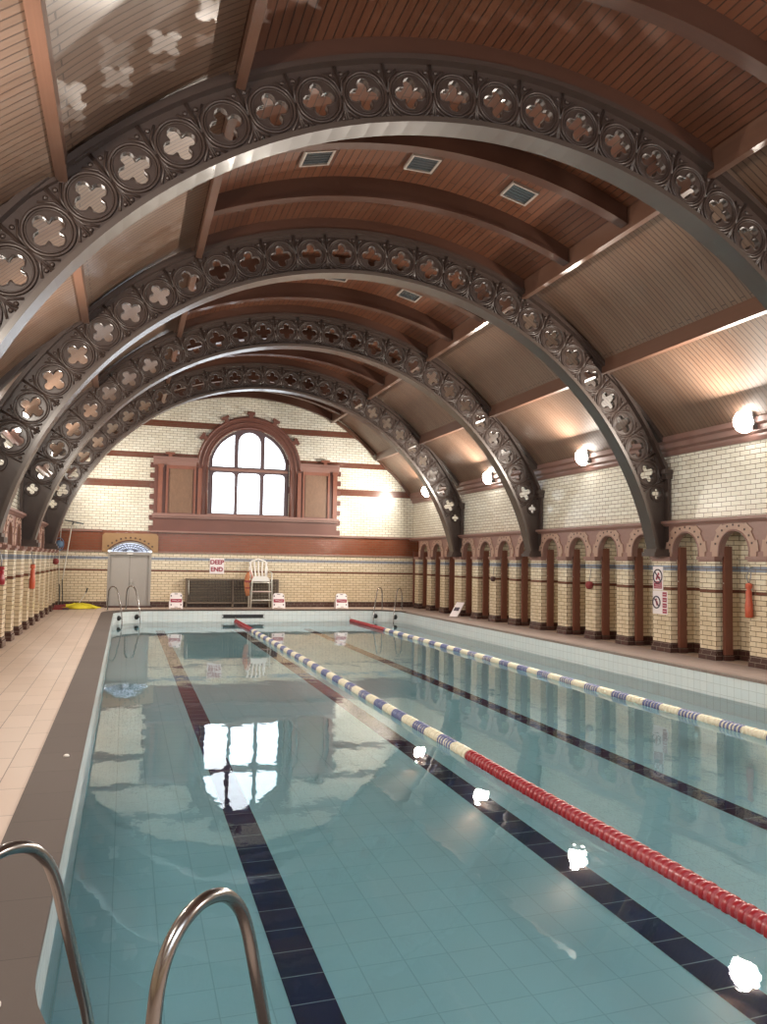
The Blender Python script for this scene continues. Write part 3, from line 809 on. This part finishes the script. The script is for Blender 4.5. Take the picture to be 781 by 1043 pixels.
# ------------------------------------------------------------------ signs
def text(body, size, loc, rot, mat, name, parent, align='CENTER'):
    cu = bpy.data.curves.new(name, 'FONT'); cu.body = body; cu.size = size; cu.align_x = align; cu.align_y = 'CENTER'; cu.extrude = .002; cu.offset = size * .035
    o = bpy.data.objects.new(name, cu); C.objects.link(o); cu.materials.append(mat)
    me = bpy.data.meshes.new_from_object(o); bpy.data.objects.remove(o)
    o = bpy.data.objects.new(name, me); C.objects.link(o); o.parent = parent
    o.location = Vector(loc) - Vector(parent['_o']); o.rotation_euler = rot; return o
t = thing('wall_sign', (2.94, YB - .02, 1.37), 'white sign on the far wall reading DEEP END in dark red', 'sign')
MB().box(2.70, 3.17, YB - .02, YB, 1.11, 1.62).build('sign_plate', M['whiteboard'], t)
text('DEEP', .20, (2.935, YB - .024, 1.49), (PI / 2, 0, 0), M['signred'], 'lettering', t)
text('END', .20, (2.935, YB - .024, 1.25), (PI / 2, 0, 0), M['signred'], 'lettering', t)

def safety_sign(y0, y1, z0, z1, label, kind):
    X = XR - .13
    t = thing('safety_sign', (X - .01, (y0 + y1) / 2, z0), label, 'sign', 'prohibition signs on the broad pier')
    MB().box(X - .012, X, y0, y1, z0, z1).build('sign_plate', M['whiteboard'], t)
    # far edge (high y) is the left edge in the picture
    if kind == 0: cy, cz, r = (y0 + y1) / 2, z1 - .19, .13
    else: cy, cz, r = y1 - .12, (z0 + z1) / 2, .11
    m = MB().tube([(X - .014, cy + r * math.cos(2 * PI * k / 28), cz + r * math.sin(2 * PI * k / 28)) for k in range(28)], .014, 6, closed=True)
    m.bar((X - .014, cy - r * .7, cz - r * .7), (X - .014, cy + r * .7, cz + r * .7), .012, .022)
    m.build('prohibition_ring', M['signblack'], t)
    m = MB()
    if kind == 0: m.lathe([(.025, 0), (.025, .004)], (X - .016, cy - .02, cz + .05), (1, 0, 0), 12).bar((X - .015, cy, cz + .03), (X - .015, cy + .04, cz - .06), .01, .04).bar((X - .015, cy - .01, cz), (X - .015, cy - .07, cz - .03), .01, .025)
    else: m.lathe([(.022, 0), (.022, .004)], (X - .016, cy + .01, cz + .05), (1, 0, 0), 12).bar((X - .015, cy, cz + .02), (X - .015, cy - .03, cz - .06), .01, .045)
    m.build('pictogram', M['signred'], t)
    m = MB(); w = MB()
    if kind == 0:
        m.box(X - .016, X - .012, y0 + .03, y1 - .03, z0 + .03, z0 + .17)
        for k in range(3): w.box(X - .018, X - .015, y0 + .05, y1 - .05 - .03 * (k % 2), z0 + .055 + k * .038, z0 + .062 + k * .038)
    else:
        for k in range(4):
            zb = z0 + .02 + k * .105
            m.box(X - .016, X - .012, y0 + .015, y0 + .135, zb, zb + .085); w.box(X - .018, X - .015, y0 + .03, y0 + .12, zb + .036, zb + .045)
    m.build('red_text_block', M['signred'], t); w.build('text_line', M['whiteboard'], t)
safety_sign(13.16, 13.46, 1.15, 1.60, 'white prohibition sign with red text block below, upper one on the broad pier', 0)
safety_sign(13.03, 13.47, .70, 1.14, 'white prohibition sign with red text blocks beside a ring, lower sign on the broad pier', 1)

def floor_board(x, y, label):
    w, h = .21, .50
    t = thing('floor_sign', (x, y, 0), label, 'floor sign', 'white boards with red bands by the far wall')
    for sy, rot in ((-1, 1), (1, -1)):
        m = MB(); y0, y1 = y + sy * .13, y + sy * .015
        lp = [(-w, 0), (-w * .8, 0), (-w * .8, .03), (w * .8, .03), (w * .8, 0), (w, 0), (w, h * .45), (w * .88, h * .5), (w * .88, h * .9), (w * .6, h), (-w * .6, h), (-w * .88, h * .9), (-w * .88, h * .5), (-w, h * .45)]
        pts = [(x + a, y0 + (y1 - y0) * b / h, b) for a, b in lp]; N = len(lp)
        tri = tessellate_polygon([[Vector((a, b, 0)) for a, b in lp]])
        th = .018 * sy
        m.add(pts + [(p[0], p[1] + th, p[2]) for p in pts], [tuple(q) for q in tri] + [tuple(i + N for i in reversed(q)) for q in tri] + [(i, (i + 1) % N, (i + 1) % N + N, i + N) for i in range(N)])
        m.build('board_panel', M['whiteboard'], t)
    def fy(z): return y - .13 + .115 * z / h - .02
    m = MB().add([(x - w * .82, fy(.20), .20), (x + w * .82, fy(.20), .20), (x + w * .82, fy(.31), .31), (x - w * .82, fy(.31), .31)] + [(x - w * .82, fy(.20) + .01, .20), (x + w * .82, fy(.20) + .01, .20), (x + w * .82, fy(.31) + .01, .31), (x - w * .82, fy(.31) + .01, .31)],
                 [(0, 1, 2, 3), (7, 6, 5, 4), (0, 4, 5, 1), (1, 5, 6, 2), (2, 6, 7, 3), (3, 7, 4, 0)])
    m.build('red_band', M['signred'], t)
    m = MB()
    for sx in (-1, 1):
        for z in (.12, .40): m.box(x + sx * w * .72 - .018, x + sx * w * .72 + .018, fy(z) - .002, fy(z) + .01, z - .03, z + .03)
    m.box(x - .05, x + .05, fy(.06), fy(.06) + .01, .05, .065).box(x - .05, x + .05, fy(.46), fy(.46) + .01, .455, .475)
    m.build('dark_mark', M['signblack'], t)
    MB().bar((x - .12, fy(.255) - .003, .27), (x + .02, fy(.255) - .003, .255), .004, .014).bar((x + .02, fy(.25) - .003, .245), (x + .13, fy(.25) - .003, .26), .004, .012).build('white_mark', M['whiteboard'], t)
for x, lab in ((1.60, 'white board with red band on the far deck, leftmost, near the grey door'), (4.90, 'white board with red band at the foot of the guard chair'), (7.05, 'white board with red band on the far deck, rightmost of three')):
    floor_board(x, 26.95, lab)
# wet floor board leaning at the right
t = thing('leaning_sign', (9.35, 22.6, 0), 'small white caution board leaning on the foot of a right-hand pier', 'sign')
m = MB(); a = Vector((9.30, 22.45, 0.02)); b = Vector((9.66, 22.75, .42))
m.bar(a, b, .26, .02); m.build('board_panel', M['whiteboard'], t)
c = (a + b) / 2; MB().bar(c + Vector((-.04, -.03, -.04)) + Vector((-.012, 0, .012)), c + Vector((.04, .03, .045)) + Vector((-.012, 0, .012)), .16, .02).build('dark_mark', M['signblack'], t)

# ------------------------------------------------------------------ guard chair and things on it
t = thing('guard_chair', (4.27, 26.9, 0), 'low lifeguard chair of pale steel with rungs and a white slatted seat shell', 'guard chair')
gx0, gx1, gy0, gy1 = 3.98, 4.62, 26.70, 27.2
for x in (gx0, gx1):
    for y in (gy0, gy1):
        top = 1.18 if (y == gy0 and x == gx1) else .98
        MB().tube([(x - .03 * (1 if x == gx0 else -1), y, 0), (x, y, .9), (x, y, top)], .024, 10).build('leg', M['rod'], t)
for z in (.28, .56): MB().tube([(gx0, gy0, z), (gx1, gy0, z)], .02, 8).build('rung', M['rod'] if z < .4 else plain('pink_white_tread', (.7, .55, .5), .4), t)
MB().tube([(gx0, gy0, .86), (gx1, gy0, .86), (gx1, gy1, .86), (gx0, gy1, .86), (gx0, gy0, .86)], .02, 8).build('seat_rail', M['rod'], t)
MB().tube([(gx1, gy0, 1.16), (gx1, gy0 + .3, 1.2), (gx1, gy1, 1.2)], .02, 8).build('arm_rail', M['rod'], t)
# shell: seat + slatted curved back
m = MB(); m.prism('xz', [[(gx0 - .01, .90), (gx1 - .09, .90), (gx1 - .10, 1.0), (gx1 - .17, 1.06), (gx0 + .09, 1.06), (gx0 + .01, 1.0)]], gy0 - .02, gy1 - .05)
m.build('seat_shell', M['white'], t)
for k in range(5):
    x = gx0 + .03 + k * .115
    MB().tube([(x + .03, gy1 - .1, 1.0), (x + .01 - .0 * k, gy1 - .02, 1.25), (gx0 + .27 + (k - 2) * .14, gy1 + .05, 1.56 - .02 * abs(k - 2))], [.03, .026, .03], 8).build('back_slat', M['white'], t)
m = MB().tube([(gx0 - .02, gy1 + .03, 1.36), (gx0 + .05, gy1 + .05, 1.55), (gx0 + .27, gy1 + .06, 1.62), (gx0 + .50, gy1 + .05, 1.54), (gx0 + .56, gy1 + .02, 1.30), (gx0 + .53, gy1 - .05, 1.02)], .03, 8)
m.tube([(gx0 - .02, gy1 + .03, 1.36), (gx0 + .02, gy1 - .05, 1.02)], .03, 8).build('back_rim', M['white'], t)
t = thing('rescue_tube', (3.83, 26.9, .45), 'orange-brown rescue tube hanging at the left of the guard chair', 'rescue tube')
MB().tube([(3.86, 26.8, .42), (3.84, 26.8, .60), (3.82, 26.8, .85), (3.84, 26.8, 1.05), (3.87, 26.8, 1.18)], [.06, .085, .09, .08, .05], 12).build('foam_tube', M['tanc'], t)
MB().tube([(3.87, 26.8, 1.16), (3.91, 26.78, 1.25), (3.99, 26.78, 1.05), (3.95, 26.78, .9), (3.86, 26.76, .8)], .015, 6).build('strap', M['orange'], t)
MB().box(3.74, 3.93, 26.7, 26.73, .86, .92).box(3.75, 3.93, 26.7, 26.73, .66, .70).build('buckle_strap', M['maroon'], t)

# storage cage along the far wall
t = thing('storage_cage', (3.3, 27.47, 0), 'long low dark wire cage against the far wall behind the guard chair', 'cage')
cx0, cx1, cy0, cy1, cz = 1.95, 4.95, 27.33, 27.62, .93
for x in (cx0, (cx0 + cx1) / 2, cx1):
    for y in (cy0, cy1): MB().box(x - .02, x + .02, y - .02, y + .02, 0, cz).build('upright', M['cagerail'], t)
m = MB()
for y in (cy0, cy1):
    for z in (.16, cz): m.box(cx0, cx1, y - .02, y + .02, z - .02, z + .02)
for x in (cx0, cx1):
    for z in (.16, cz): m.box(x - .02, x + .02, cy0, cy1, z - .02, z + .02)
m.build('frame_rail', M['cagerail'], t)
for nm, y in (('wire_mesh_front', cy0), ('wire_mesh_back', cy1)):
    m = MB()
    for k in range(60): x = cx0 + (cx1 - cx0) * (k + .5) / 60; m.box(x - .006, x + .006, y - .004, y + .004, .17, cz)
    for k in range(15): z = .2 + k * .05; m.box(cx0, cx1, y - .008, y, z - .006, z + .006)
    m.build('wire_mesh', M['wire'], t)
MB().box(cx0 + .05, cx1 - .05, cy0 + .04, cy1 - .04, .17, .19).build('cage_floor', M['cagerail'], t)
MB().tube([(cx0 + .06, cy0 - .03, .90), (cx0 + .06, cy0 - .05, .55), (cx0 + .07, cy0 - .03, .42)], .014, 8).build('latch_rod', M['rod'], t)

# ------------------------------------------------------------------ cleaning gear in the far left corner
t = thing('floor_mop', (-1.45, 27.0, 0), 'yellow mop head spread on the deck with a short handle, left of the grey door', 'mop')
m = MB(); rnd = random.Random(3)
for k in range(70):
    a = rnd.uniform(0, 2 * PI); L = rnd.uniform(.25, .68); cx, cy = -1.32 + rnd.uniform(-.12, .12), 26.9 + rnd.uniform(-.08, .08)
    dx, dy = math.cos(a) * L, math.sin(a) * L * .5
    m.tube([(cx, cy, .13 + rnd.uniform(-.03, .04)), (cx + dx * .45, cy + dy * .45, .10 + rnd.uniform(-.02, .03)), (cx + dx * .8 + rnd.uniform(-.05, .05), cy + dy * .8, .04), (cx + dx, cy + dy, .02)], .018, 5)
m.lathe([(.38, .01), (.34, .07), (.2, .12), (.05, .15)], (-1.32, 26.9, 0), (0, 0, 1), 16)
m.build('mop_strands', M['yellow'], t)
h = MB().tube([(-1.34, 26.95, .1), (-1.13, 27.3, .48)], .014, 8).build('handle', M['rod'], t)
MB().tube([(-1.13, 27.3, .46), (-1.09, 27.38, .62)], .022, 8).build('grip', M['rubber'], t)
t = thing('long_brush', (-1.95, 26.6, 0), 'long pale pole leaning in the far left corner with a dark brush head on top', 'brush')
MB().tube([(-1.93, 27.2, .03), (-1.62, 27.45, 2.62)], .016, 8).build('pole', M['rod'], t)
MB().bar((-1.84, 27.45, 2.74), (-1.28, 27.45, 2.64), .06, .04).build('brush_head', M['dark'], t)
MB().tube([(-1.62, 27.45, 2.6), (-1.57, 27.45, 2.7)], .02, 8).build('socket', M['dark'], t)
t = thing('skimmer_net', (-1.98, 27.3, 0), 'thin upright pole with a blue leaf net in the far left corner', 'pool net')
MB().tube([(-1.90, 27.3, .03), (-1.96, 27.4, 1.4), (-1.94, 27.42, 2.55)], .012, 8).build('pole', M['rod'], t)
m = MB().tube([(-1.98 + .14 * math.cos(2 * PI * k / 20), 27.38, 1.98 + .20 * math.sin(2 * PI * k / 20)) for k in range(20)], .012, 6, closed=True); m.build('net_rim', M['net'], t)
m = MB(); m.lathe([(.13, 0), (.12, .03), (.08, .06), (.01, .07)], (-1.98, 27.38, 1.98), (0, -1, 0), 16); m.build('net_bag', M['net'], t)
t = thing('deck_scrubber', (-1.98, 26.6, 0), 'maroon broom and dustpan heap on the deck in the far left corner', 'broom')
MB().box(-2.0, -1.62, 26.35, 26.6, 0.0, .06).bar((-1.98, 26.5, .09), (-1.66, 26.55, .12), .1, .08).build('broom_head', M['maroon'], t)
MB().tube([(-1.84, 26.5, .1), (-1.88, 26.8, .75)], .016, 8).tube([(-1.74, 26.5, .1), (-1.82, 27.0, .9)], .014, 8).build('handle', M['rubber'], t)
MB().prism('xy', [[(-1.72, 26.3), (-1.56, 26.34), (-1.58, 26.62), (-1.74, 26.6)]], .0, .05).build('dustpan', M['hole'], t)

# ------------------------------------------------------------------ rescue aids on the piers
def torpedo(s, y, label, z1=1.50, z0=.82, mat='orange'):
    X = XR - .13 if s > 0 else XL + .13
    x = X - s * .07
    t = thing('rescue_float', (x, y, z0), label, 'rescue float')
    MB().lathe([(.05, 0), (.062, .02), (.062, (z1 - z0) * .35), (.05, (z1 - z0) * .5), (.048, (z1 - z0) * .75), (.03, (z1 - z0) * .8), (.055, (z1 - z0) * .86), (.05, (z1 - z0) * .97), (.01, z1 - z0)], (x, y, z0), (0, 0, 1), 14).build('float_body', M[mat], t)
    MB().tube([(x, y, z1 - .02), (x, y + .05, z1 + .10), (x + s * .04, y, z1 + .26), (x, y - .05, z1 + .10), (x, y, z1 - .02)], .009, 6).build('cord', M['housing'], t)
    MB().tube([(X, y, z1 + .25), (x - s * .01, y, z1 + .26)], .01, 6).build('wall_hook', M['steel2'], t)
    return t
torpedo(1, 10.86, 'orange rescue float hanging on the rightmost visible pier', 1.36, .80)
def throw_bag(s, y, z, r, label, mat='maroon'):
    X = XR - .13 if s > 0 else XL + .13
    x = X - s * (r * .75)
    t = thing('throw_bag', (x, y, z), label, 'throw bag', None)
    MB().lathe([(.02, -r), (r * .75, -r * .8), (r, -r * .2), (r, r * .3), (r * .7, r * .85), (.02, r)], (x, y, z), (0, 0, 1), 14).build('bag_body', M[mat], t)
    MB().tube([(x, y, z + r * .9), (x + s * r * .5, y, z + r + .25)], .009, 6).build('cord', M['housing'], t)
    MB().tube([(X, y, z + r + .25), (x, y, z + r + .25)], .01, 6).build('wall_hook', M['steel2'], t)
throw_bag(1, 15.64, 1.17, .085, 'round maroon throw bag hanging on a right-hand pier past the prohibition signs', 'maroon')
throw_bag(1, 20.55, 1.18, .07, 'small dark throw bag hanging on a far right-hand pier', 'hole')
torpedo(-1, 19.42, 'orange-red rescue float on a left-hand pier between the third and farthest arches', 1.42, .88)
torpedo(-1, 14.62, 'red rescue float cut by the left edge of the photo', 1.42, 1.12, 'red')
throw_bag(-1, 25.6, 1.45, .09, 'small maroon throw bag on the last left-hand pier by the corner', 'maroon')

# small caps on the coping
for i, (x, y, lab) in enumerate(((-.39, 7.05, 'small white round cap set in the coping at the left edge'), (-.385, 3.25, 'small white round cap set in the coping by the near ladder'))):
    o = MB().lathe([(.022, 0), (.022, .01), (.014, .018), (.004, .02)], (x, y, .008), (0, 0, 1), 16).build('drain_plug', M['white'], None, (x, y, 0))
    tag(o, lab, 'plug', 'white plugs in the coping')

# ------------------------------------------------------------------ light and camera
w = bpy.data.worlds.new('World'); S.world = w; w.use_nodes = True
bg = w.node_tree.nodes['Background']; bg.inputs[0].default_value = (.86, .93, 1.0, 1); bg.inputs[1].default_value = 4.5

cam = bpy.data.cameras.new('Camera'); co = bpy.data.objects.new('Camera', cam); C.objects.link(co)
f, yaw, pit, rol = 830.04, .3057, .0611, .0170
cy, sy = math.cos(yaw), math.sin(yaw); cpi, sp = math.cos(pit), math.sin(pit)
fw = Vector((sy * cpi, cy * cpi, sp)); r = Vector((cy, -sy, 0)); u = r.cross(fw)
cr, sr = math.cos(rol), math.sin(rol)
r2 = cr * r + sr * u; u2 = -sr * r + cr * u
mw = Matrix((r2, u2, -fw)).transposed().to_4x4(); mw.translation = Vector((0, 0, 1.6)); co.matrix_world = mw
cam.sensor_fit = 'VERTICAL'; cam.sensor_height = 24; cam.lens = f * 24 / 1043; cam.clip_start = .05; cam.clip_end = 200
S.camera = co

for o in S.objects:
    if '_o' in o.keys(): del o['_o']
S.view_settings.view_transform = 'Standard'; S.view_settings.look = 'None'; S.view_settings.gamma = 1; S.view_settings.exposure = .18
S.view_settings.use_curve_mapping = False
S.cycles.caustics_refractive = True; S.cycles.caustics_reflective = False
S.cycles.max_bounces = 8; S.cycles.diffuse_bounces = 4; S.cycles.glossy_bounces = 4; S.cycles.transmission_bounces = 6; S.cycles.transparent_max_bounces = 12
S.cycles.sample_clamp_indirect = 6
S.cycles.use_denoising = True
